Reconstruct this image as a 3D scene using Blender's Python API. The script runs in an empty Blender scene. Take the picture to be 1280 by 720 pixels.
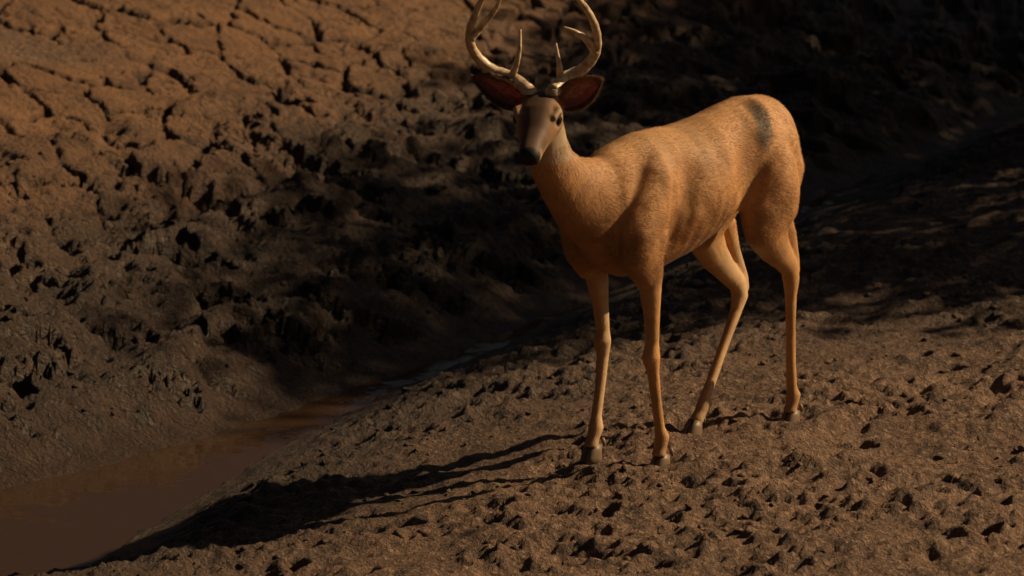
import bpy, math, numpy as np
from mathutils import Vector, Matrix
rng = np.random.default_rng(7)
scene = bpy.context.scene
scene.view_settings.view_transform = 'Standard'
scene.view_settings.look = 'None'
scene.view_settings.exposure = 0
COL = scene.collection

# ------------------------------------------------------------------ noise
_p = np.random.default_rng(3).permutation(256); PERM = np.concatenate([_p, _p, _p])
_ga = np.random.default_rng(4).uniform(0, 2*np.pi, 256); GX, GY = np.cos(_ga), np.sin(_ga)
def _h(ix, iy, seed): return PERM[PERM[(ix + seed*17) & 255] + (iy & 255)]
def pn(x, y, seed=0):
    ix = np.floor(x).astype(np.int64); iy = np.floor(y).astype(np.int64)
    fx = x-ix; fy = y-iy
    u = fx*fx*fx*(fx*(fx*6-15)+10); v = fy*fy*fy*(fy*(fy*6-15)+10)
    def g(dx, dy):
        h = _h(ix+dx, iy+dy, seed); return GX[h]*(fx-dx)+GY[h]*(fy-dy)
    a = g(0,0)*(1-u)+g(1,0)*u; b = g(0,1)*(1-u)+g(1,1)*u
    return (a*(1-v)+b*v)*1.5
def fbm(x, y, f, octv=4, seed=0, gain=.5):
    s = 0; a = 1; t = 0
    for i in range(octv):
        s = s + a*pn(x*f+i*13.7, y*f-i*7.3, seed+i); t += a; a *= gain; f *= 2.03
    return s/t
def worley(x, y, f, seed=0, jit=.9):
    X = x*f; Y = y*f
    ix = np.floor(X).astype(np.int64); iy = np.floor(Y).astype(np.int64)
    f1 = np.full(x.shape, 9.); f2 = np.full(x.shape, 9.); cid = np.zeros(x.shape, np.int64)
    for dx in (-1,0,1):
        for dy in (-1,0,1):
            h = _h(ix+dx, iy+dy, seed); h2 = PERM[h+91]
            px = ix+dx+.5+jit*(h/255.-.5); py = iy+dy+.5+jit*(h2/255.-.5)
            d = np.hypot(px-X, py-Y)
            m = d < f1
            f2 = np.where(m, f1, np.minimum(f2, d)); cid = np.where(m, h, cid); f1 = np.where(m, d, f1)
    return f1, f2, cid
def ss(a, b, x):
    t = np.clip((x-a)/(b-a), 0, 1); return t*t*(3-2*t)

# ------------------------------------------------------------------ terrain
WL = -.25
CH = [(-60,-30,1.2),(-20,-9,1.0),(-8,-3.6,.7),(-4,-1.7,.55),(-2.4,-.45,.55),(-1.6,.12,.48),(-1.17,.74,.29),(-.83,1.31,.16),
      (-.53,1.86,.12),(-.2,2.37,.09),(.18,3.1,.06),(.62,3.9,.03),(1.27,5.06,.10),(1.75,5.9,.03),(2.6,7.4,.03),(6,12,.1),(20,26,.3),(70,70,.5)]
DEER = Vector((.36, 0, 0)); PSI = math.radians(50); cP, sP = math.cos(PSI), math.sin(PSI)
def l2w(a, b): return (DEER.x - a*cP + b*sP, -a*sP - b*cP)
HOOF = {'fl':(-.03,.09,-.008),'fr':(.10,-.07,.022),'hl':(-.695,.09,-.004),'hr':(-.40,-.07,-.008)}
def chan(x, y):
    best = np.full(x.shape, 1e9); sd = np.zeros(x.shape); bw = np.zeros(x.shape)
    for (x0,y0,w0),(x1,y1,w1) in zip(CH[:-1], CH[1:]):
        dx, dy = x1-x0, y1-y0; L2 = dx*dx+dy*dy
        t = np.clip(((x-x0)*dx+(y-y0)*dy)/L2, 0, 1)
        d = np.hypot(x-(x0+t*dx), y-(y0+t*dy))
        m = d < best
        best = np.where(m, d, best); bw = np.where(m, w0+t*(w1-w0), bw)
        sd = np.where(m, np.sign(dx*(y-y0)-dy*(x-x0)), sd)
    return best, bw, sd
def terrain(x, y):
    wx = .10*fbm(x, y, 1.7, 5, 40, .68); wy = .10*fbm(x, y, 1.7, 5, 50, .68)
    best, bw, sd = chan(x+wx, y+wy)
    d = best-bw; far = sd > 0; dp = np.maximum(d, 0)
    fade = ss(40, 8, np.hypot(x, y-3))
    # ---- near bank
    zn = WL + .275*(1-np.exp(-dp/.75))
    zn = zn + .07*fbm(x, y, .8, 3, 5)*ss(.2, 1., dp)
    rough = ss(-.25, .2, fbm(x, y, .9, 3, 7))
    n_f = fbm(x*.6, y, 3.4, 5, 10, .6)
    rid = 1-np.abs(fbm(x*.6, y*1.1, 5.0, 5, 20, .62))*3.2
    zn = zn + ss(0, .3, dp)*(.040*n_f + (.010+.016*rough)*rid + (.009+.015*rough)*fbm(x*.7, y, 18, 3, 33, .7))
    qx = x+.08*fbm(x, y, 5, 3, 60); qy = y*1.15+.08*fbm(x, y, 5, 3, 61)
    f1, f2, c = worley(qx, qy, 3.5, 5, .98)               # hoof prints
    rr = .15+.12*(PERM[c+7]/255.)
    pit = ss(rr, rr*.2, f1)*(c > 145)*ss(.3, .8, dp)
    zn = zn - .030*pit + .016*(c > 145)*np.exp(-((f1-rr*1.2)/.07)**2)*ss(.3,.8,dp)
    f1, f2, c = worley(qx, qy, 9, 12, .98)
    zn = zn - .012*ss(.32, .05, f1)*(c > 175)*ss(.3, .8, dp)*rough
    f1, f2, c = worley(qx, qy, 15, 9)
    zn = zn + .013*ss(.5, .0, f1)*(c > 115)*ss(.05, .4, dp)*(.25+.75*rough)
    # ---- far bank
    rise = np.where(dp < 14, .245*dp, .245*14+.06*(dp-14))
    rise = np.where(dp > 40, .245*14+.06*26, rise)
    zf = WL + .07*ss(0, .3, dp) + rise
    zf = zf + .08*fbm(x, y, .55, 3, 70)*ss(.3, 1.5, dp)
    dw = dp + .5*fbm(x, y, 1.1, 6, 80, .64)
    low = ss(2.3, 1.1, dp)*ss(.02, .25, dp)
    for Lv, hgt in ((.22,.05),(.5,.06),(.85,.065),(1.25,.06),(1.7,.04)):
        zf = zf + hgt*(ss(Lv-.02, Lv+.03, dw)-ss(Lv+.05, Lv+.42, dw))*ss(-.25, .2, fbm(x, y, 1.6, 3, int(Lv*100)))*ss(0,.15,dp)
    clod = fbm(x, y*1.2, 4.6, 6, 90, .64); r2 = 1-np.abs(fbm(x, y*1.4, 3.6, 5, 95, .64))*3
    zf = zf + low*(.060*clod + .022*r2)
    pm = ss(.09, .17, fbm(x*.7, y*1.7, 2.8, 5, 99, .62))
    zf = zf - .065*pm*low
    up = ss(.9, 1.7, dp)
    zf = zf + up*(.018*fbm(x, y, 2.5, 6, 110, .62) + .0065*fbm(x, y, 14, 3, 111, .7))
    cm = up*ss(-.45, -.08, fbm(x, y, .7, 3, 120) + .22*ss(.8, -1.5, x) - .02)
    qx = x+.10*fbm(x, y, 3, 5, 121, .63); qy = y*.85+.10*fbm(x, y, 3, 5, 122, .63)
    f1, f2, c = worley(qx, qy, 4.0, 15, .98)
    e = f2-f1
    wdt = .05+.11*np.clip(.5+1.6*fbm(x, y, 2, 2, 123),.05,1)
    crack = ss(wdt, wdt*.25, e)*ss(-.42,-.2,fbm(x,y,1.3,2,125))
    f1b, f2b, cb = worley(qx+3, qy, 9.5, 17, .98)
    crack2 = ss(.12, .01, f2b-f1b)*ss(-.2,.15,fbm(x,y,1.5,2,124))
    zf = zf + cm*(-.050*crack + .030*(c/255.-.5)*ss(0,.12,e)) - cm*.016*crack2*(1-crack)
    z = np.where(far, zf, zn)
    bed = WL - .07*ss(0, -.15, d)
    z = np.where(d <= 0, bed, z)
    z = z + (1-fade)*.8*fbm(x, y, .03, 3, 130)
    for k,(a,b,hz) in HOOF.items():
        hx, hy = l2w(a+.01, b); r = np.hypot(x-hx, y-hy); w = np.exp(-(r/.07)**2)
        z = z*(1-w)+hz*w
    wet_shade = np.where(far, ss(2.4, .7, dp + .6*fbm(x, y, 1.6, 4, 140)), ss(1.35, .25, dp+.5*fbm(x, y, 1.7, 5, 141)))  # wet mud by the stream, widened up the banks to paint in shade
    shade_band = np.where(far, 0, ss(.9, 2.2, y + .12*x + .5*fbm(x, y, 1.2, 4, 142)))*.6  # shadow band beyond the crest, painted in by darkening the mud colour
    wet_shade = np.maximum(wet_shade, shade_band)
    dry = np.where(far, cm, 0)
    return z, wet_shade, np.where(far, np.maximum(crack, .6*crack2)*cm, 0)*1., dry
def axis(lo, hi, step, end, ratio=1.13):
    core = np.arange(lo, hi+step/2, step); a = []; p = hi; s = step
    while p < end: s *= ratio; p += s; a.append(p)
    b = []; p = lo; s = step
    while p > -end: s *= ratio; p -= s; b.append(p)
    return np.concatenate([np.array(b[::-1]), core, np.array(a)])
xs = axis(-2.9, 2.9, .0105, 160); ys = axis(-1.6, 7.6, .0115, 160)
GXX, GYY = np.meshgrid(xs, ys)
fx, fy = GXX.ravel(), GYY.ravel()
Z, WET_SHADE, CRK, DRY = terrain(fx, fy)
def mesh_np(name, verts, faces, smooth=True):
    me = bpy.data.meshes.new(name); faces = np.asarray(faces)
    n = faces.shape[1]
    me.vertices.add(len(verts)); me.vertices.foreach_set('co', np.asarray(verts, np.float32).ravel())
    me.loops.add(faces.size); me.loops.foreach_set('vertex_index', faces.astype(np.int32).ravel())
    me.polygons.add(len(faces)); me.polygons.foreach_set('loop_start', np.arange(0, faces.size, n, dtype=np.int32))
    me.polygons.foreach_set('loop_total', np.full(len(faces), n, np.int32))
    me.polygons.foreach_set('use_smooth', np.full(len(faces), smooth))
    me.update(); me.validate(); return me
def add_obj(name, me, mat=None, parent=None):
    o = bpy.data.objects.new(name, me); COL.objects.link(o)
    if mat: me.materials.append(mat)
    if parent: o.parent = parent
    return o
def col_attr(me, c, name='Col'):
    c = np.asarray(c, np.float32)
    if c.shape[1] == 3: c = np.hstack([c, np.ones((len(c),1), np.float32)])
    at = me.color_attributes.new(name, 'FLOAT_COLOR', 'POINT'); at.data.foreach_set('color', c.ravel())
nx, ny = len(xs), len(ys)
I = np.arange(nx*ny).reshape(ny, nx)
F = np.stack([I[:-1,:-1], I[:-1,1:], I[1:,1:], I[1:,:-1]], -1).reshape(-1, 4)
gme = mesh_np('ground', np.stack([fx, fy, Z], 1), F)
col_attr(gme, np.stack([WET_SHADE, CRK, DRY], 1), 'Mask')

# ------------------------------------------------------------------ material helpers
def newmat(name):
    m = bpy.data.materials.new(name); m.use_nodes = True
    nt = m.node_tree; return m, nt, nt.nodes['Principled BSDF']
def N(nt, t, **k):
    n = nt.nodes.new(t)
    for a, v in k.items():
        if a in n.inputs: n.inputs[a].default_value = v
        else: setattr(n, a, v)
    return n
def L(nt, a, b): nt.links.new(a, b)
def mixc(nt, fac, a, b, mode='MIX'):
    n = nt.nodes.new('ShaderNodeMix'); n.data_type = 'RGBA'; n.blend_type = mode
    for s, v in ((n.inputs[0], fac), (n.inputs[6], a), (n.inputs[7], b)):
        if hasattr(v, 'links'): L(nt, v, s)
        else: s.default_value = v
    return n.outputs[2]
def ramp(nt, fac, p0, p1):
    n = nt.nodes.new('ShaderNodeMapRange'); n.inputs[1].default_value = p0; n.inputs[2].default_value = p1
    L(nt, fac, n.inputs[0]); return n.outputs[0]
def madd(nt, a, k, b=None):
    n = N(nt, 'ShaderNodeMath', operation='MULTIPLY_ADD'); L(nt, a, n.inputs[0]); n.inputs[1].default_value = k
    if b is None: n.inputs[2].default_value = 0
    else: L(nt, b, n.inputs[2])
    return n.outputs[0]

# mud
mud, nt, B = newmat('dry_wet_shaded_mud')
tc = N(nt, 'ShaderNodeTexCoord'); at = N(nt, 'ShaderNodeAttribute', attribute_name='Mask')
sep = N(nt, 'ShaderNodeSeparateColor'); L(nt, at.outputs['Color'], sep.inputs[0])
def noise(scale, det=4, rough=.6):
    n = N(nt, 'ShaderNodeTexNoise', Scale=scale, Detail=det, Roughness=rough); L(nt, tc.outputs['Object'], n.inputs['Vector']); return n.outputs[0]
n3, n12, n60 = noise(1.6, 3.), noise(10, 4.), noise(60, 3.)
c = mixc(nt, ramp(nt, n3, .35, .65), (.150,.082,.047,1), (.240,.140,.082,1))
c = mixc(nt, ramp(nt, n12, .4, .68), c, (.085,.047,.029,1))
c = mixc(nt, ramp(nt, n60, .52, .70), c, (.38,.245,.155,1))
dryc = mixc(nt, ramp(nt, n3, .35, .65), (.19,.094,.042,1), (.29,.150,.067,1))
dryc = mixc(nt, ramp(nt, n12, .45, .75), dryc, (.12,.060,.029,1))
c = mixc(nt, sep.outputs[2], c, dryc)
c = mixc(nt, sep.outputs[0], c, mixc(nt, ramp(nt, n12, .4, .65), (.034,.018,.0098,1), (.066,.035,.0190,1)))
c = mixc(nt, sep.outputs[1], c, (.030,.016,.009,1))
L(nt, c, B.inputs['Base Color'])
r = N(nt, 'ShaderNodeMapRange'); r.inputs[3].default_value = .68; r.inputs[4].default_value = .52; L(nt, sep.outputs[0], r.inputs[0]); L(nt, r.outputs[0], B.inputs['Roughness'])
B.inputs['Specular IOR Level'].default_value = .4
v = N(nt, 'ShaderNodeTexVoronoi', Scale=60.); L(nt, tc.outputs['Object'], v.inputs['Vector'])
hgt = madd(nt, noise(30, 6, .75), .042, madd(nt, v.outputs['Distance'], .006, madd(nt, n60, .012)))
b1 = N(nt, 'ShaderNodeBump', Strength=.9, Distance=1.); L(nt, hgt, b1.inputs['Height'])
L(nt, b1.outputs[0], B.inputs['Normal'])
ground = add_obj('ground', gme, mud)

# water
wat, nt, B = newmat('muddy_water')
B.inputs['Base Color'].default_value = (.050,.028,.016,1); B.inputs['Roughness'].default_value = .05
B.inputs['IOR'].default_value = 1.33
tc = N(nt, 'ShaderNodeTexCoord'); n = N(nt, 'ShaderNodeTexNoise', Scale=7., Detail=3.); L(nt, tc.outputs['Object'], n.inputs['Vector'])
b = N(nt, 'ShaderNodeBump', Strength=.2, Distance=.02); L(nt, n.outputs[0], b.inputs['Height']); L(nt, b.outputs[0], B.inputs['Normal'])
wv = []
for i,(x,y,w) in enumerate(CH):
    x0,y0,_ = CH[max(i-1,0)]; x1,y1,_ = CH[min(i+1,len(CH)-1)]
    t = Vector((x1-x0, y1-y0)).normalized(); nrm = Vector((-t.y, t.x)); e = w+.16
    for s in (-1,-.5,0,.5,1): wv.append((x+nrm.x*e*s, y+nrm.y*e*s, WL-.012))
wf = [(i*5+j, i*5+j+1, i*5+j+6, i*5+j+5) for i in range(len(CH)-1) for j in range(4)]
add_obj('stream_water', mesh_np('stream_water', wv, wf), wat)

# clods
def ico(sub):
    import bmesh
    bm = bmesh.new(); bmesh.ops.create_icosphere(bm, subdivisions=sub, radius=1)
    v = np.array([p.co[:] for p in bm.verts]); f = np.array([[q.index for q in p.verts] for p in bm.faces]); bm.free(); return v, f
iv, if_ = ico(2)
n = 5600
cx = rng.uniform(-2.2, 2.4, n); cy = rng.uniform(-1.4, 5.5, n)
hoofxy = [l2w(a, b) for a, b, _ in HOOF.values()]
best, bw, sd = chan(cx, cy); d = best-bw
keep = (d > .12) & ((sd < 0) | (d < 1.8))
for hx, hy in hoofxy: keep &= np.hypot(cx-hx, cy-hy) > .06
dens = fbm(cx, cy, 1.2, 3, 200); keep &= (dens > -.05+.4*rng.random(n)-.2)
cx, cy, sd = cx[keep], cy[keep], sd[keep]
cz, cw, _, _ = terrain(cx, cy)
V = []; FF = []; M = []
for i in range(len(cx)):
    s = .0035 + .011*rng.random()**4 * (1.7 if sd[i] > 0 else 1.)
    if rng.random() < .008: s = .020
    sc = s*rng.uniform(.7, 1.35, 3); sc[2] *= .6
    ph = rng.uniform(0, 50, 3)
    dsp = 1+.25*np.sin(iv@rng.normal(0, 2.2, 3)+ph[0])+.18*np.sin(iv@rng.normal(0, 4, 3)+ph[1])
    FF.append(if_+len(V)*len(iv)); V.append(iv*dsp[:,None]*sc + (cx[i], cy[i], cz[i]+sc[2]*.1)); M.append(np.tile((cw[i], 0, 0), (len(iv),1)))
cm_ = mesh_np('mud_clods', np.vstack(V), np.vstack(FF)); col_attr(cm_, np.vstack(M), 'Mask'); add_obj('mud_clods', cm_, mud)

# ------------------------------------------------------------------ trees on the right bank (outside the frame)
bark, nt, B = newmat('bark'); B.inputs['Base Color'].default_value = (.10,.07,.05,1); B.inputs['Roughness'].default_value = .9
leafm, nt, B = newmat('leaves'); B.inputs['Base Color'].default_value = (.07,.085,.03,1); B.inputs['Roughness'].default_value = .6
def tubeV(pts, rad, seg=10):
    pts = [Vector(p) for p in pts]; V = []; F = []
    for i, p in enumerate(pts):
        t = (pts[min(i+1,len(pts)-1)]-pts[max(i-1,0)]).normalized()
        s = t.cross(Vector((0,1,.13))).normalized(); u = s.cross(t)
        for k in range(seg):
            a = 2*math.pi*k/seg; V.append(p+(s*math.cos(a)+u*math.sin(a))*rad[i])
    for i in range(len(pts)-1):
        for k in range(seg):
            k2 = (k+1) % seg; F.append((i*seg+k, i*seg+k2, (i+1)*seg+k2, (i+1)*seg+k))
    return [v[:] for v in V], F
def tree(x, y, blobs, seed, dn=1900):
    r = np.random.default_rng(seed)
    z0 = float(terrain(np.array([x]), np.array([y]))[0][0])
    par = bpy.data.objects.new('riverside_tree', None); par.location = (x, y, z0-.05); COL.objects.link(par)
    V = []; F = []
    def add(p, rd):
        v, f = tubeV(p, rd); k = len(V); V.extend(v); F.extend([tuple(q+k for q in g) for g in f])
    h = 1.6
    add([(0,0,0),(.05,.03,.6),(-.03,.05,1.1),(.04,0,h+.3)], [.2,.15,.13,.11])
    for bx,by,bz,br in blobs:
        m = Vector((bx*.5, by*.5, (h+bz)*.5+.1))
        add([(0,0,h-.1), m[:], (bx,by,bz)], [.09,.055,.02])
        for k in range(6):
            o = Vector(r.normal(0,1,3)).normalized()*br*.8
            add([(bx*.8,by*.8,(h+bz*4)/5), (bx+o.x*.5,by+o.y*.5,bz+o.z*.4), (bx+o.x,by+o.y,bz+o.z*.8)], [.03,.018,.006])
    me = mesh_np('trunk', V, F); add_obj('trunk', me, bark, par)
    LV = []
    for bx,by,bz,br in blobs:
        m = int(dn*br**2); dd = r.normal(0,1,(m,3)); dd /= np.linalg.norm(dd,axis=1)[:,None]
        rr = br*r.random(m)**.45*(1+.3*np.sin(dd[:,0]*5+dd[:,1]*4)); c = dd*rr[:,None]*(1,1,.8)+(bx,by,bz)
        u = r.normal(0,1,(m,3)); u /= np.linalg.norm(u,axis=1)[:,None]; w = np.cross(u, r.normal(0,1,(m,3))); w /= np.linalg.norm(w,axis=1)[:,None]
        s = r.uniform(.05,.09,(m,1))
        LV.append(np.stack([c-u*s, c-w*s*.45, c+u*s, c+w*s*.45], 1).reshape(-1,3))
    LV = np.vstack(LV); add_obj('foliage', mesh_np('foliage', LV, np.arange(len(LV)).reshape(-1,4), False), leafm, par)
tree(6.1, 4.95, [(0,-1.35,2.5,.85),(0,-.85,3.4,.9),(-.2,-.1,2.3,1.0),(.1,-.9,4.4,.8),(.2,.3,4.5,.9),(0,1.0,3.5,1.1),(-.2,1.5,2.3,.95)], 1, 1800)
tree(6.6, 8.6, [(0,-1.9,2.6,1.1),(-.2,-1.0,3.6,1.1),(.3,.5,2.7,1.2),(.2,.5,3.9,1.1),(.1,2.0,3.1,1.2),(.1,2.2,4.2,1.0),(0,-.6,2.0,1.)], 2, 2800)

# ------------------------------------------------------------------ deer
deer = bpy.data.objects.new('white_tailed_deer', None); COL.objects.link(deer)
deer.location = DEER; deer.rotation_euler = (0, 0, math.radians(230))
RV = []; RF = []
def addraw(v, f):
    k = len(RV); RV.extend(v); RF.extend([tuple(q+k for q in g) for g in f])
def loft(rows, side=(0,1,0), seg=20, pw=2.0):
    P = [Vector(r[:3]) for r in rows]; V = []; F = []
    sd_ = Vector(side)
    for i, r in enumerate(rows):
        t = (P[min(i+1,len(P)-1)]-P[max(i-1,0)]).normalized()
        s = (sd_-t*sd_.dot(t)).normalized(); u = t.cross(s)
        for k in range(seg):
            a = 2*math.pi*k/seg; ca, sa = math.cos(a), math.sin(a)
            V.append((P[i]+s*(r[4]*math.copysign(abs(ca)**(2/pw),ca))+u*(r[3]*math.copysign(abs(sa)**(2/pw),sa)))[:])
    n = len(rows)
    for i in range(n-1):
        for k in range(seg):
            k2 = (k+1) % seg; F.append((i*seg+k, i*seg+k2, (i+1)*seg+k2, (i+1)*seg+k))
    V.append(P[0][:]); V.append(P[-1][:])
    for k in range(seg):
        k2 = (k+1) % seg; F.append((n*seg, k2, k)); F.append((n*seg+1, (n-1)*seg+k, (n-1)*seg+k2))
    return V, F
def trunk(rows):
    out = []
    for a, top, bot, hw in rows: out.append((a, 0, (top+bot)/2, (top-bot)/2, hw))
    addraw(*loft(out, pw=1.96, seg=32))
trunk([(.24,.90,.74,.04),(.205,.955,.69,.070),(.15,.992,.64,.100),(.06,1.012,.595,.122),(-.06,1.016,.590,.146),(-.20,1.018,.620,.160),
       (-.33,1.028,.675,.152),(-.45,1.047,.725,.136),(-.56,1.058,.745,.134),(-.65,1.045,.76,.122),(-.71,1.01,.79,.09),(-.745,.97,.83,.05)])
# neck
addraw(*loft([(.03,0,.80,.155,.095),(.15,0,.825,.150,.093),(.245,0,.865,.120,.076),(.325,0,.925,.088,.062),(.378,0,.985,.074,.055),(.405,.004,1.045,.066,.052),(.425,.012,1.10,.059,.050),(.44,.016,1.15,.048,.046)], seg=24))
for s in (1,-1):
    addraw(*loft([(-.03,.066*s,.96,.028,.02),(.01,.092*s,.91,.06,.036),(.06,.110*s,.82,.078,.044),(.115,.110*s,.745,.076,.052),(.105,.11*s,.67,.066,.046),(.06,.11*s,.60,.045,.03)]))
legs = {
 'fl': [(.06,.10,.74,.082,.048),(.065,.108,.66,.060,.044),(.05,.108,.58,.039,.033),(.036,.104,.49,.0265,.024),(.028,.10,.40,.0215,.0205),(.032,.099,.355,.0290,.0275),(.020,.098,.31,.0195,.019),(.0,.095,.22,.0165,.0155),(-.022,.092,.125,.017,.016),(-.037,.09,.092,.0255,.022),(-.028,.09,.06,.0195,.0195),(-.02,.09,.035,.022,.023)],
 'fr': [(.06,-.10,.74,.082,.048),(.06,-.106,.66,.060,.044),(.042,-.102,.58,.039,.033),(.03,-.097,.49,.0265,.024),(.024,-.092,.41,.0215,.0205),(.030,-.09,.375,.0290,.0275),(.03,-.087,.33,.0195,.019),(.05,-.08,.24,.0165,.0155),(.078,-.072,.155,.017,.016),(.081,-.07,.122,.0255,.022),(.096,-.07,.09,.0195,.0195),(.108,-.07,.062,.022,.023)],
 'hl': [(-.62,.065,.94,.095,.06),(-.585,.09,.86,.125,.075),(-.555,.106,.78,.135,.072),(-.52,.115,.71,.116,.062),(-.515,.118,.655,.088,.050),(-.557,.116,.60,.060,.040),(-.615,.11,.55,.041,.030),(-.662,.102,.51,.034,.025),(-.674,.10,.47,.030,.0245),(-.676,.098,.42,.0195,.018),(-.68,.096,.33,.0168,.0155),(-.69,.092,.2,.0168,.0155),(-.70,.09,.115,.018,.017),(-.709,.09,.092,.0265,.022),(-.70,.09,.06,.0195,.0195),(-.69,.09,.035,.022,.023)],
 'hr': [(-.62,-.065,.93,.095,.06),(-.58,-.09,.84,.12,.075),(-.54,-.105,.74,.120,.068),(-.51,-.11,.66,.098,.058),(-.50,-.105,.60,.074,.045),(-.542,-.10,.54,.054,.037),(-.597,-.092,.48,.039,.028),(-.642,-.085,.435,.032,.025),(-.652,-.082,.395,.030,.0245),(-.63,-.08,.35,.0195,.018),(-.575,-.077,.27,.0168,.0155),(-.50,-.072,.16,.0168,.0155),(-.465,-.07,.11,.018,.017),(-.461,-.07,.09,.0265,.022),(-.435,-.07,.06,.0195,.0195),(-.415,-.07,.035,.022,.023)]}
for k, rows in legs.items(): addraw(*loft(rows, seg=16))
addraw(*loft([(-.62,.105,.70,.04,.026),(-.652,.108,.61,.026,.018),(-.690,.102,.53,.017,.013),(-.695,.10,.49,.017,.014)], seg=12))
addraw(*loft([(-.60,-.10,.64,.036,.024),(-.640,-.095,.54,.022,.015),(-.674,-.083,.45,.016,.013),(-.675,-.08,.41,.016,.014)], seg=12))
# head frame
HF = Vector((.209,.120,-.072)).normalized(); HS = Vector((0,0,1)).cross(HF).normalized(); HU = HF.cross(HS)
HC = Vector((.430,.010,1.158)); HK = 1.07
def H(t, s, u): return HC+(HF*t+HS*s+HU*u)*HK
def hrow(t, s, u, rh, rw): p = H(t,s,u); return (p.x,p.y,p.z,rh*HK,rw*HK)
HSt = tuple(HS)
addraw(*loft([hrow(-.02,0,-.005,.035,.035),hrow(.01,0,0,.055,.052),hrow(.05,0,.004,.060,.062),(hrow(.09,0,.002,.056,.064)),hrow(.125,0,-.006,.049,.052),hrow(.16,0,-.013,.041,.040),hrow(.20,0,-.018,.035,.033),hrow(.230,0,-.021,.031,.031),hrow(.250,0,-.022,.026,.029),hrow(.262,0,-.022,.016,.019)], side=HSt, seg=24, pw=2.2))
addraw(*loft([hrow(.02,0,-.045,.03,.036),hrow(.08,0,-.05,.026,.034),hrow(.15,0,-.047,.018,.025),(hrow(.20,0,-.045,.013,.021)),hrow(.238,0,-.043,.010,.017)], side=HSt, seg=16))
for s in (1,-1):
    addraw(*loft([hrow(.065,.044*s,.034,.012,.012),hrow(.09,.057*s,.037,.013,.012),hrow(.12,.046*s,.028,.010,.010)], side=HSt, seg=10))
    addraw(*loft([hrow(.03,.03*s,.045,.02,.018),hrow(.028,.031*s,.060,.017,.016),hrow(.026,.032*s,.068,.014,.014)], side=tuple(HF), seg=10))
# tail
addraw(*loft([(-.70,0,.985,.03,.03),(-.752,0,.955,.026,.033),(-.782,0,.90,.022,.034),(-.792,0,.83,.018,.032),(-.789,0,.77,.013,.024),(-.782,0,.72,.006,.010)], seg=14))
raw = bpy.data.meshes.new('raw'); raw.from_pydata(RV, [], RF); raw.update()
import bmesh
bm = bmesh.new(); bm.from_mesh(raw); bmesh.ops.recalc_face_normals(bm, faces=bm.faces); bm.to_mesh(raw); bm.free()
ro = bpy.data.objects.new('raw', raw); COL.objects.link(ro)
m = ro.modifiers.new('r', 'REMESH'); m.mode = 'VOXEL'; m.voxel_size = .0050; m.adaptivity = 0
m = ro.modifiers.new('s', 'SMOOTH'); m.factor = .5; m.iterations = 5
dg = bpy.context.evaluated_depsgraph_get()
bme = bpy.data.meshes.new_from_object(ro.evaluated_get(dg)); bme.name = 'body'
bpy.data.objects.remove(ro)
nv = len(bme.vertices); co = np.empty(nv*3, np.float32); bme.vertices.foreach_get('co', co); co = co.reshape(-1,3).astype(float)
ne = len(bme.edges); ed = np.empty(ne*2, np.int32); bme.edges.foreach_get('vertices', ed); ed = ed.reshape(-1,2)
deg = np.bincount(ed.ravel(), minlength=nv)[:,None]
msk = (ss(.58,.66,co[:,2])*ss(.42,.34,co[:,0]))[:,None]
for it in range(14):
    acc = np.zeros_like(co)
    for k_ in range(3):
        acc[:,k_] = np.bincount(ed[:,0], co[ed[:,1],k_], nv)+np.bincount(ed[:,1], co[ed[:,0],k_], nv)
    co = co + .5*msk*(acc/deg-co)
nr = np.empty(nv*3, np.float32); bme.vertices.foreach_get('normal', nr); nr = nr.reshape(-1,3).astype(float)
X, Y, Zc = co.T
sidem = ss(.05,.10,np.abs(Y))
trunkm = ss(.62,.68,Zc)*ss(-.80,-.7,X)*ss(.3,.15,X)
rel = .0008*np.sin(X*120+Zc*20+3*fbm(X,Zc,5,2,301))*ss(-.42,-.30,X)*ss(-.02,-.12,X)*ss(.88,.78,Zc)*sidem
rel += .012*fbm(X*1.0+9, Zc*.8+Y*.5, 5.5, 3, 300)*trunkm
rel -= .014*np.exp(-((X+.065+(Zc-.8)*.25)/.045)**2)*ss(.62,.7,Zc)*ss(.98,.9,Zc)*sidem
rel += .007*np.exp(-((X-.01)/.04)**2)*ss(.66,.74,Zc)*ss(.97,.9,Zc)*sidem
rel -= .008*np.exp(-((X-.155+(Zc-.8)*.5)/.03)**2)*ss(.66,.74,Zc)*ss(.97,.9,Zc)*sidem
rel -= .024*np.exp(-((X+.40)/.06)**2-((Zc-.87)/.10)**2)*sidem
rel -= .012*np.exp(-((X+.64-(Zc-.8)*.3)/.03)**2)*ss(.62,.7,Zc)*ss(.95,.88,Zc)*sidem
rel += .014*np.exp(-((X+.55)/.06)**2-((Zc-.80)/.12)**2)*sidem
rel += .008*np.exp(-((X+.47)/.035)**2-((Zc-.985)/.03)**2)*ss(.03,.07,np.abs(Y))
co += nr*rel[:,None]
bme.vertices.foreach_set('co', co.astype(np.float32).ravel()); bme.update()
bme.polygons.foreach_set('use_smooth', np.ones(len(bme.polygons), bool))
HCn, HFn, HSn, HUn = (np.array(v) for v in (HC, HF, HS, HU))
def lerp(a, b, t): return a*(1-t[:,None])+np.array(b)*t[:,None]
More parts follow.
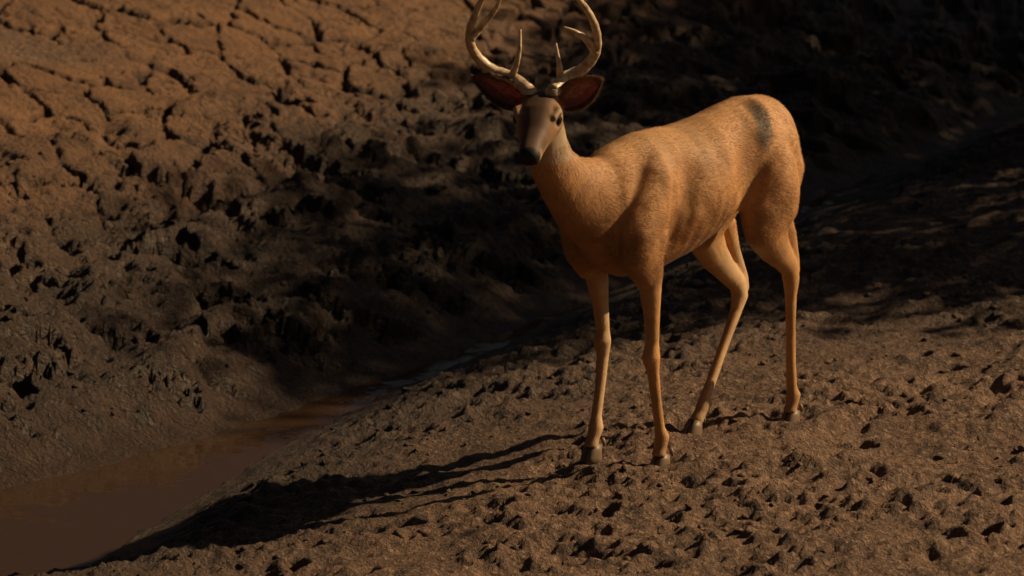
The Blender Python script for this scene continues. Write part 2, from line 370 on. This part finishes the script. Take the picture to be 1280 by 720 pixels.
def coat(p, n):
    x, y, z = p.T; c = np.tile((.50,.275,.120), (len(p),1)).astype(float)
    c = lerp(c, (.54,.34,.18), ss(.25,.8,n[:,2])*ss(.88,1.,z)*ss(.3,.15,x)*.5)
    c = lerp(c, (.27,.125,.048), ss(.86,.70,z)*ss(.56,.62,z)*ss(-.6,.1,x)*.60)  # lower flank and chest darker: form shading painted into the coat
    c = lerp(c, (.34,.165,.066), ss(.16,.28,x)*ss(1.02,.9,z)*.5)
    c = lerp(c, (.68,.55,.40), ss(-.45,-.85,n[:,2])*ss(.55,.6,z)*ss(.1,0,x)*.8)
    c = lerp(c, (.54,.295,.115), ss(.56,.48,z)*.9)
    c = lerp(c, (.64,.50,.32), ss(.5,.9,-n[:,1]*np.sign(y))*ss(.64,.5,z)*.5)
    c = lerp(c, (.34,.21,.115), ss(.14,.05,z)*.5)
    t = ((p-HCn)@HFn)/HK; s = ((p-HCn)@HSn)/HK; u = ((p-HCn)@HUn)/HK
    hd = (t > -.02)&(z > 1.0); hdm = hd*ss(-.02,.02,t)*ss(-.11,-.05,u)
    c = lerp(c, (.25,.140,.075), hdm*.85)
    c = lerp(c, (.045,.027,.018), hdm*ss(-.005,.03,u)*ss(.050,.0,np.abs(s)-.010)*.92)
    c = lerp(c, (.065,.038,.025), hdm*ss(.12,.2,t)*ss(-.03,-.01,u)*.8)
    eye = np.hypot(np.hypot(t-.098, (np.abs(s)-.053)*.6), u-.018)
    c = lerp(c, (.46,.35,.23), hd*ss(.031,.024,eye)*.6)
    c = lerp(c, (.03,.022,.02), hd*ss(.022,.017,eye))
    c = lerp(c, (.36,.28,.20), hd*ss(.011,.004,np.abs(t-.226))*ss(-.0,-.012,u)*.55)
    c = lerp(c, (.50,.40,.28), hd*ss(-.043,-.052,u)*.7)
    c = lerp(c, (.66,.51,.34), ss(1.02,1.08,z)*ss(-.1,.4,n[:,0])*ss(.02,-.02,t)*(x>.35)*ss(-.05,-.075,u)*.6)
    c = lerp(c, (.010,.009,.009), hd*ss(.236,.246,t)*ss(-.045,-.038,u))
    c = lerp(c, (.02,.015,.012), hd*ss(.004,.001,np.abs(u+.0395+.02*(.2-t)))*ss(.16,.18,t)*.8)
    c = lerp(c, (.70,.55,.38), ss(-.715,-.740,x)*ss(.4,.85,np.abs(n[:,1]))*.75)
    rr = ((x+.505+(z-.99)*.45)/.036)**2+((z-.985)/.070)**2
    dd = ss(2.2,.2,rr*(1+.6*fbm(x, z, 18, 3, 320)))*ss(0,.04,y)  # dark spot of shading on the left hip, painted into the coat colour
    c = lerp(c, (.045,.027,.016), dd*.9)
    w = fbm(x*1.0+z*.4, y+z, 8, 5, 310, .6)
    c = c*(1+.45*w)[:,None]
    return np.clip(c, .004, .85)
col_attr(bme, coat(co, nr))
fur, nt, B = newmat('deer_coat')
at = N(nt, 'ShaderNodeAttribute', attribute_name='Col')
L(nt, at.outputs['Color'], B.inputs['Base Color'])
B.inputs['Roughness'].default_value = .62; B.inputs['Specular IOR Level'].default_value = .25
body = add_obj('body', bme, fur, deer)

# fur blades
bme.calc_loop_triangles(); nt_ = len(bme.loop_triangles); tri = np.empty(nt_*3, np.int32); bme.loop_triangles.foreach_get('vertices', tri); tri = tri.reshape(-1,3)
nr = np.empty(nv*3, np.float32); bme.vertices.foreach_get('normal', nr); nr = nr.reshape(-1,3).astype(float)
A, Bv, C = co[tri[:,0]], co[tri[:,1]], co[tri[:,2]]
ar = np.linalg.norm(np.cross(Bv-A, C-A), axis=1); pr = ar/ar.sum()
NF = 240000
idx = rng.choice(nt_, NF, p=pr); r1 = np.sqrt(rng.random((NF,1))); r2 = rng.random((NF,1))
P = A[idx]*(1-r1)+Bv[idx]*r1*(1-r2)+C[idx]*r1*r2
NN = nr[tri[idx]].mean(1); NN /= np.linalg.norm(NN,axis=1)[:,None]+1e-9
flow = np.tile((-1.,0,-.45), (NF,1))
lg = ss(.68,.56,P[:,2])[:,None]; flow = flow*(1-lg)+np.array((-.1,0,-1.))*lg
nk = (ss(.2,.34,P[:,0])*ss(.6,.7,P[:,2]))[:,None]; flow = flow*(1-nk)+np.array((-.45,0,-.9))*nk
tt = (P-HCn)@HFn; uu = (P-HCn)@HUn; hd = ((tt > -.01)&(P[:,2] > 1.0)&(uu>-.1)).astype(float)[:,None]; flow = flow*(1-hd)-HFn*hd
flow += .14*rng.normal(0,1,(NF,3)) + (.5*fbm(P[:,0]+P[:,1], P[:,2], 7, 3, 330))[:,None]*np.array((0,0,1.))
T = flow-NN*(flow*NN).sum(1)[:,None]; T /= np.linalg.norm(T,axis=1)[:,None]+1e-9
lift = .13+.18*fbm(P[:,0]*1.2, P[:,2]+P[:,1]*.6, 12, 3, 340)[:,None]
D = T+NN*np.clip(lift+rng.uniform(-.09,.13,(NF,1)), .03, .6); D /= np.linalg.norm(D,axis=1)[:,None]
Sd = np.cross(D, NN)+.25*rng.normal(0,1,(NF,3)); Sd /= np.linalg.norm(Sd,axis=1)[:,None]+1e-9
ln = rng.uniform(.010,.021,(NF,1))*(1-.55*lg)*(1-.75*hd); nose = (tt>.236*HK)&(hd[:,0]>0)
eyed = np.zeros(NF,bool)
for s in (1,-1):
    eyed |= np.linalg.norm(P-np.array(H(.098,.053*s,.018)),axis=1) < .020
ok = ~(nose|eyed|(P[:,2]<.05))
wd = .00055
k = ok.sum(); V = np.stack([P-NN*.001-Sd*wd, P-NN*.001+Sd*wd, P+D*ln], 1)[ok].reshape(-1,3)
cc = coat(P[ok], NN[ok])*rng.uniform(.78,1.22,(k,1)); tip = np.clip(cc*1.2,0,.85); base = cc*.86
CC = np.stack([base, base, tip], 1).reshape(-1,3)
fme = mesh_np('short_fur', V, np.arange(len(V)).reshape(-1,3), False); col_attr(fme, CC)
furb, nt, B = newmat('fur_hairs'); at = N(nt, 'ShaderNodeAttribute', attribute_name='Col'); L(nt, at.outputs['Color'], B.inputs['Base Color'])
B.inputs['Roughness'].default_value = .5; B.inputs['Specular IOR Level'].default_value = .35
tr = N(nt, 'ShaderNodeBsdfTranslucent'); L(nt, at.outputs['Color'], tr.inputs[0])
mx = N(nt, 'ShaderNodeMixShader'); mx.inputs[0].default_value = .2
L(nt, B.outputs[0], mx.inputs[1]); L(nt, tr.outputs[0], mx.inputs[2]); L(nt, mx.outputs[0], nt.nodes['Material Output'].inputs[0])
add_obj('short_fur', fme, furb, deer)

# hooves
hoofm, nt, B = newmat('hoof_horn'); B.inputs['Base Color'].default_value = (.17,.115,.07,1); B.inputs['Roughness'].default_value = .5
for k,(a,b_,hz) in HOOF.items():
    V = []; F_ = []
    for s in (1,-1):
        v, f = loft([(a-.014,b_+s*.011,hz+.002+.045,.016,.010),(a-.004,b_+s*.0125,hz+.030,.024,.0125),(a+.004,b_+s*.0135,hz+.012,.030,.014),(a+.008,b_+s*.0135,hz-.010,.033,.0145)], side=(0,1,0), seg=12, pw=2.4)
        v = [(x,y,z) if x < a+.01 else (x+.004,y-s*.004*((x-a)/.03),z-(x-a)*.15) for x,y,z in v]
        q = len(V); V += v; F_ += [tuple(i+q for i in g) for g in f]
        v, f = loft([(a-.034,b_+s*.012,hz+.062,.007,.006),(a-.040,b_+s*.013,hz+.048,.008,.006),(a-.042,b_+s*.013,hz+.036,.003,.003)], side=(0,1,0), seg=8)
        q = len(V); V += v; F_ += [tuple(i+q for i in g) for g in f]
    me = bpy.data.meshes.new('hoof'); me.from_pydata(V, [], F_); me.update()
    for p in me.polygons: p.use_smooth = True
    add_obj('hoof_'+k, me, hoofm, deer)
# eyes
eyem, nt, B = newmat('eye'); B.inputs['Base Color'].default_value = (.012,.008,.006,1); B.inputs['Roughness'].default_value = .05
ev, ef = ico(3)
for s, nm in ((1,'l'),(-1,'r')):
    me = mesh_np('eye', ev*.0165+np.array(H(.099,.052*s,.017)), ef); add_obj('eye_'+nm, me, eyem, deer)
for s, nm in ((1,'l'),(-1,'r')):
    v = ev*np.array((.0045,.0045,.006))+np.array(H(.258,.012*s,-.016)); add_obj('nostril_'+nm, mesh_np('nostril', v, ef), eyem, deer)
# ears
ear_m, nt, B = newmat('ear_skin'); at = N(nt, 'ShaderNodeAttribute', attribute_name='Col'); L(nt, at.outputs['Color'], B.inputs['Base Color'])
B.inputs['Roughness'].default_value = .6
tr = N(nt, 'ShaderNodeBsdfTranslucent'); L(nt, mixc(nt, 1., at.outputs['Color'], (1.,.44,.34,1), 'MULTIPLY'), tr.inputs[0])
mx = N(nt, 'ShaderNodeMixShader'); mx.inputs[0].default_value = .42
out = nt.nodes['Material Output']; L(nt, B.outputs[0], mx.inputs[1]); L(nt, tr.outputs[0], mx.inputs[2]); L(nt, mx.outputs[0], out.inputs[0])
def ear(nm, s, dirv, face, length, width, shade_mul):  # left ear lighter, right ear darker: light and shade painted into their colour
    root = H(.0, .046*s, .022); d_ = (HS*dirv[1]*s+HU*dirv[2]+HF*dirv[0]).normalized()
    fc = (HF*face[0]+HS*face[1]*s+HU*face[2]); fc = (fc-d_*fc.dot(d_)).normalized(); ac = d_.cross(fc).normalized()
    nu, nvv = 24, 17; V = []; C_ = []
    for side in (0, 1):
        for i in range(nu):
            u = i/(nu-1); w = width*(math.sin(math.pi*min(1, (u*.90+.10))**.85))**.7
            w = max(w, .003)
            for j in range(nvv):
                v_ = -1+2*j/(nvv-1); ang = v_*1.15
                cup = 1-.35*u
                p = root+d_*(length*u)+ac*(w*math.sin(ang)/math.sin(1.15))+fc*(w*1.0*cup*(1-math.cos(ang))) - fc*(.012*math.sin(math.pi*u))
                if side: p = p-fc*.0035*math.cos(ang)+ac*.0035*math.sin(ang)
                V.append(p[:])
                if side: C_.append((.20,.12,.07))
                else:
                    e = abs(v_); q = .5+.5*math.sin(j*1.7+i*.4)
                    inner = np.array((.38,.18,.135)) if e < .75 else np.array((.10,.055,.038))
                    if e < .15+.14*q and .1 < u < .75: inner = np.array((.60,.37,.30))
                    C_.append(tuple(inner*shade_mul*(1-.45*(u > .85))))
    Fq = []
    M_ = nu*nvv
    for i in range(nu-1):
        for j in range(nvv-1):
            q = i*nvv+j; Fq.append((q, q+1, q+nvv+1, q+nvv)); Fq.append((M_+q, M_+q+nvv, M_+q+nvv+1, M_+q+1))
    for i in range(nu-1):
        for j in (0, nvv-1):
            q = i*nvv+j; Fq.append((q, q+nvv, M_+q+nvv, M_+q) if j == 0 else (q, M_+q, M_+q+nvv, q+nvv))
    me = mesh_np('ear', V, Fq); col_attr(me, C_); add_obj(nm, me, ear_m, deer)
    Vh = []; Ch = []
    for i in range(2400):
        u = rng.random(); j = rng.choice((-1,1)) if rng.random() < .5 else rng.uniform(-.8,.8)
        ui = min(int(u*(nu-1)), nu-2); jj = int((j+1)/2*(nvv-1)); q = Vector(V[ui*nvv+jj]).lerp(Vector(V[(ui+1)*nvv+jj]), u*(nu-1)-ui)
        dr = (d_*.8+fc*rng.uniform(.1,.6)+ac*rng.normal()*.4-ac*j*.2).normalized(); sdv = dr.cross(Vector(rng.normal(0,1,3))).normalized()*.0006
        Vh += [(q-sdv)[:], (q+sdv)[:], (q+dr*rng.uniform(.006,.016))[:]]; c = np.array((.42,.31,.22) if abs(j) < .9 else (.30,.19,.12))*rng.uniform(.4,1.1)*shade_mul; Ch += [tuple(c)]*3
    me = mesh_np('ear_hair', Vh, np.arange(len(Vh)).reshape(-1,3), False); col_attr(me, Ch); add_obj(nm+'_hair', me, furb, deer)
ear('ear_l', 1, (-.15,.82,.46), (1,.25,0), .138, .048, 1.15)
ear('ear_r', -1, (-.12,.92,.36), (1,-.05,0), .168, .047, .75)
# antlers
antm, nt, B = newmat('antler'); tc = N(nt, 'ShaderNodeTexCoord')
n1 = N(nt, 'ShaderNodeTexNoise', Scale=45., Detail=5.); L(nt, tc.outputs['Object'], n1.inputs['Vector'])
L(nt, mixc(nt, ramp(nt, n1.outputs[0], .4, .7), (.64,.50,.33,1), (.30,.19,.10,1)), B.inputs['Base Color']); B.inputs['Roughness'].default_value = .4
b = N(nt, 'ShaderNodeBump', Strength=.6, Distance=.005); L(nt, n1.outputs[0], b.inputs['Height']); L(nt, b.outputs[0], B.inputs['Normal'])
def w2l(p):
    x, y, z = p; dx, dy = x-DEER.x, y; return (-dx*cP-dy*sP, dx*sP-dy*cP, z)
def catmull(P, n=7):
    P = [np.array(p, float) for p in P]; Q = [2*P[0]-P[1]]+P+[2*P[-1]-P[-2]]; out = []
    for i in range(1, len(Q)-2):
        for k in range(n):
            t = k/n; a, b_, c_, d_ = Q[i-1:i+3]
            out.append(.5*(2*b_+(c_-a)*t+(2*a-5*b_+4*c_-d_)*t*t+(3*b_-a-3*c_+d_)*t**3))
    out.append(P[-1]); return out
AV = []; AF = []
def horn(pts, r0, r1, pw=1.0):
    pts = catmull(pts); n = len(pts)
    rows = []
    for i, p in enumerate(pts):
        t = i/(n-1); r = r0+(r1-r0)*t**pw; r *= 1+.05*math.sin(i*1.9)
        rows.append((*w2l(p), r, r*.92))
    v, f = loft(rows, side=(.3,1,.2), seg=12); k = len(AV); AV.extend(v); AF.extend([tuple(q+k for q in g) for g in f])
hl = H(.026,.032,.064); hr_ = H(.026,-.032,.064)
def wl(p): x, y = l2w(p.x, p.y); return (x, y, p.z)
Lb = wl(hl); Rb = wl(hr_)
def up(p, dz): return (p[0], p[1], p[2]+dz)
for q in (Lb, Rb): horn([up(q,-.008), q, up(q,.008)], .024, .021)
horn([Rb,(0.0,-.325,1.245),(-.060,-.315,1.268),(-.108,-.33,1.318),(-.122,-.37,1.378),(-.102,-.42,1.450),(-.075,-.48,1.52)], .0200,.008,1.2)
horn([(-.002,-.325,1.245),(.012,-.365,1.29),(.022,-.375,1.340),(.024,-.365,1.392)], .0125,.003)
horn([(-.120,-.375,1.365),(-.090,-.375,1.40),(-.050,-.385,1.45),(-.022,-.41,1.52)], .0135,.004)
horn([Lb,(.155,-.325,1.245),(.205,-.315,1.270),(.240,-.33,1.318),(.242,-.37,1.385),(.218,-.42,1.450),(.175,-.48,1.515)], .0200,.008,1.2)
horn([(.140,-.325,1.245),(.137,-.365,1.278),(.132,-.372,1.312),(.126,-.365,1.352)], .0125,.003)
horn([(.240,-.335,1.322),(.214,-.365,1.362),(.182,-.385,1.388),(.147,-.385,1.402)], .0145,.003)
me = bpy.data.meshes.new('antlers'); me.from_pydata(AV, [], AF); me.update()
for p in me.polygons: p.use_smooth = True
add_obj('antlers', me, antm, deer)

# ------------------------------------------------------------------ light
el = math.radians(34); az = math.radians(15)
sd_ = Vector((math.cos(el)*math.cos(az), math.cos(el)*math.sin(az), math.sin(el)))
sl = bpy.data.lights.new('sun', 'SUN'); sl.energy = 5.0; sl.angle = math.radians(.6); sl.color = (1.0,.72,.42)
so = bpy.data.objects.new('sun', sl); COL.objects.link(so); so.rotation_euler = sd_.to_track_quat('Z', 'Y').to_euler(); so.location = sd_*20
w = bpy.data.worlds.new('World'); scene.world = w; w.use_nodes = True; nt = w.node_tree
sky = nt.nodes.new('ShaderNodeTexSky'); sky.sky_type = 'NISHITA'; sky.sun_disc = False; sky.sun_elevation = el
sky.sun_rotation = math.atan2(sd_.x, sd_.y); sky.dust_density = 6.; sky.ozone_density = .3
bg = nt.nodes['Background']; bg.inputs[1].default_value = .012; nt.links.new(sky.outputs[0], bg.inputs[0])
# ------------------------------------------------------------------ camera
cam = bpy.data.cameras.new('camera'); co_ = bpy.data.objects.new('camera', cam); COL.objects.link(co_)
co_.location = (0, -11.692, 3.247); co_.rotation_euler = (math.radians(77), 0, 0)
cam.lens = 140.6; cam.sensor_width = 36; cam.clip_end = 600; cam.clip_start = .1
cam.dof.use_dof = True; cam.dof.focus_distance = 11.9; cam.dof.aperture_fstop = 4.5
scene.camera = co_
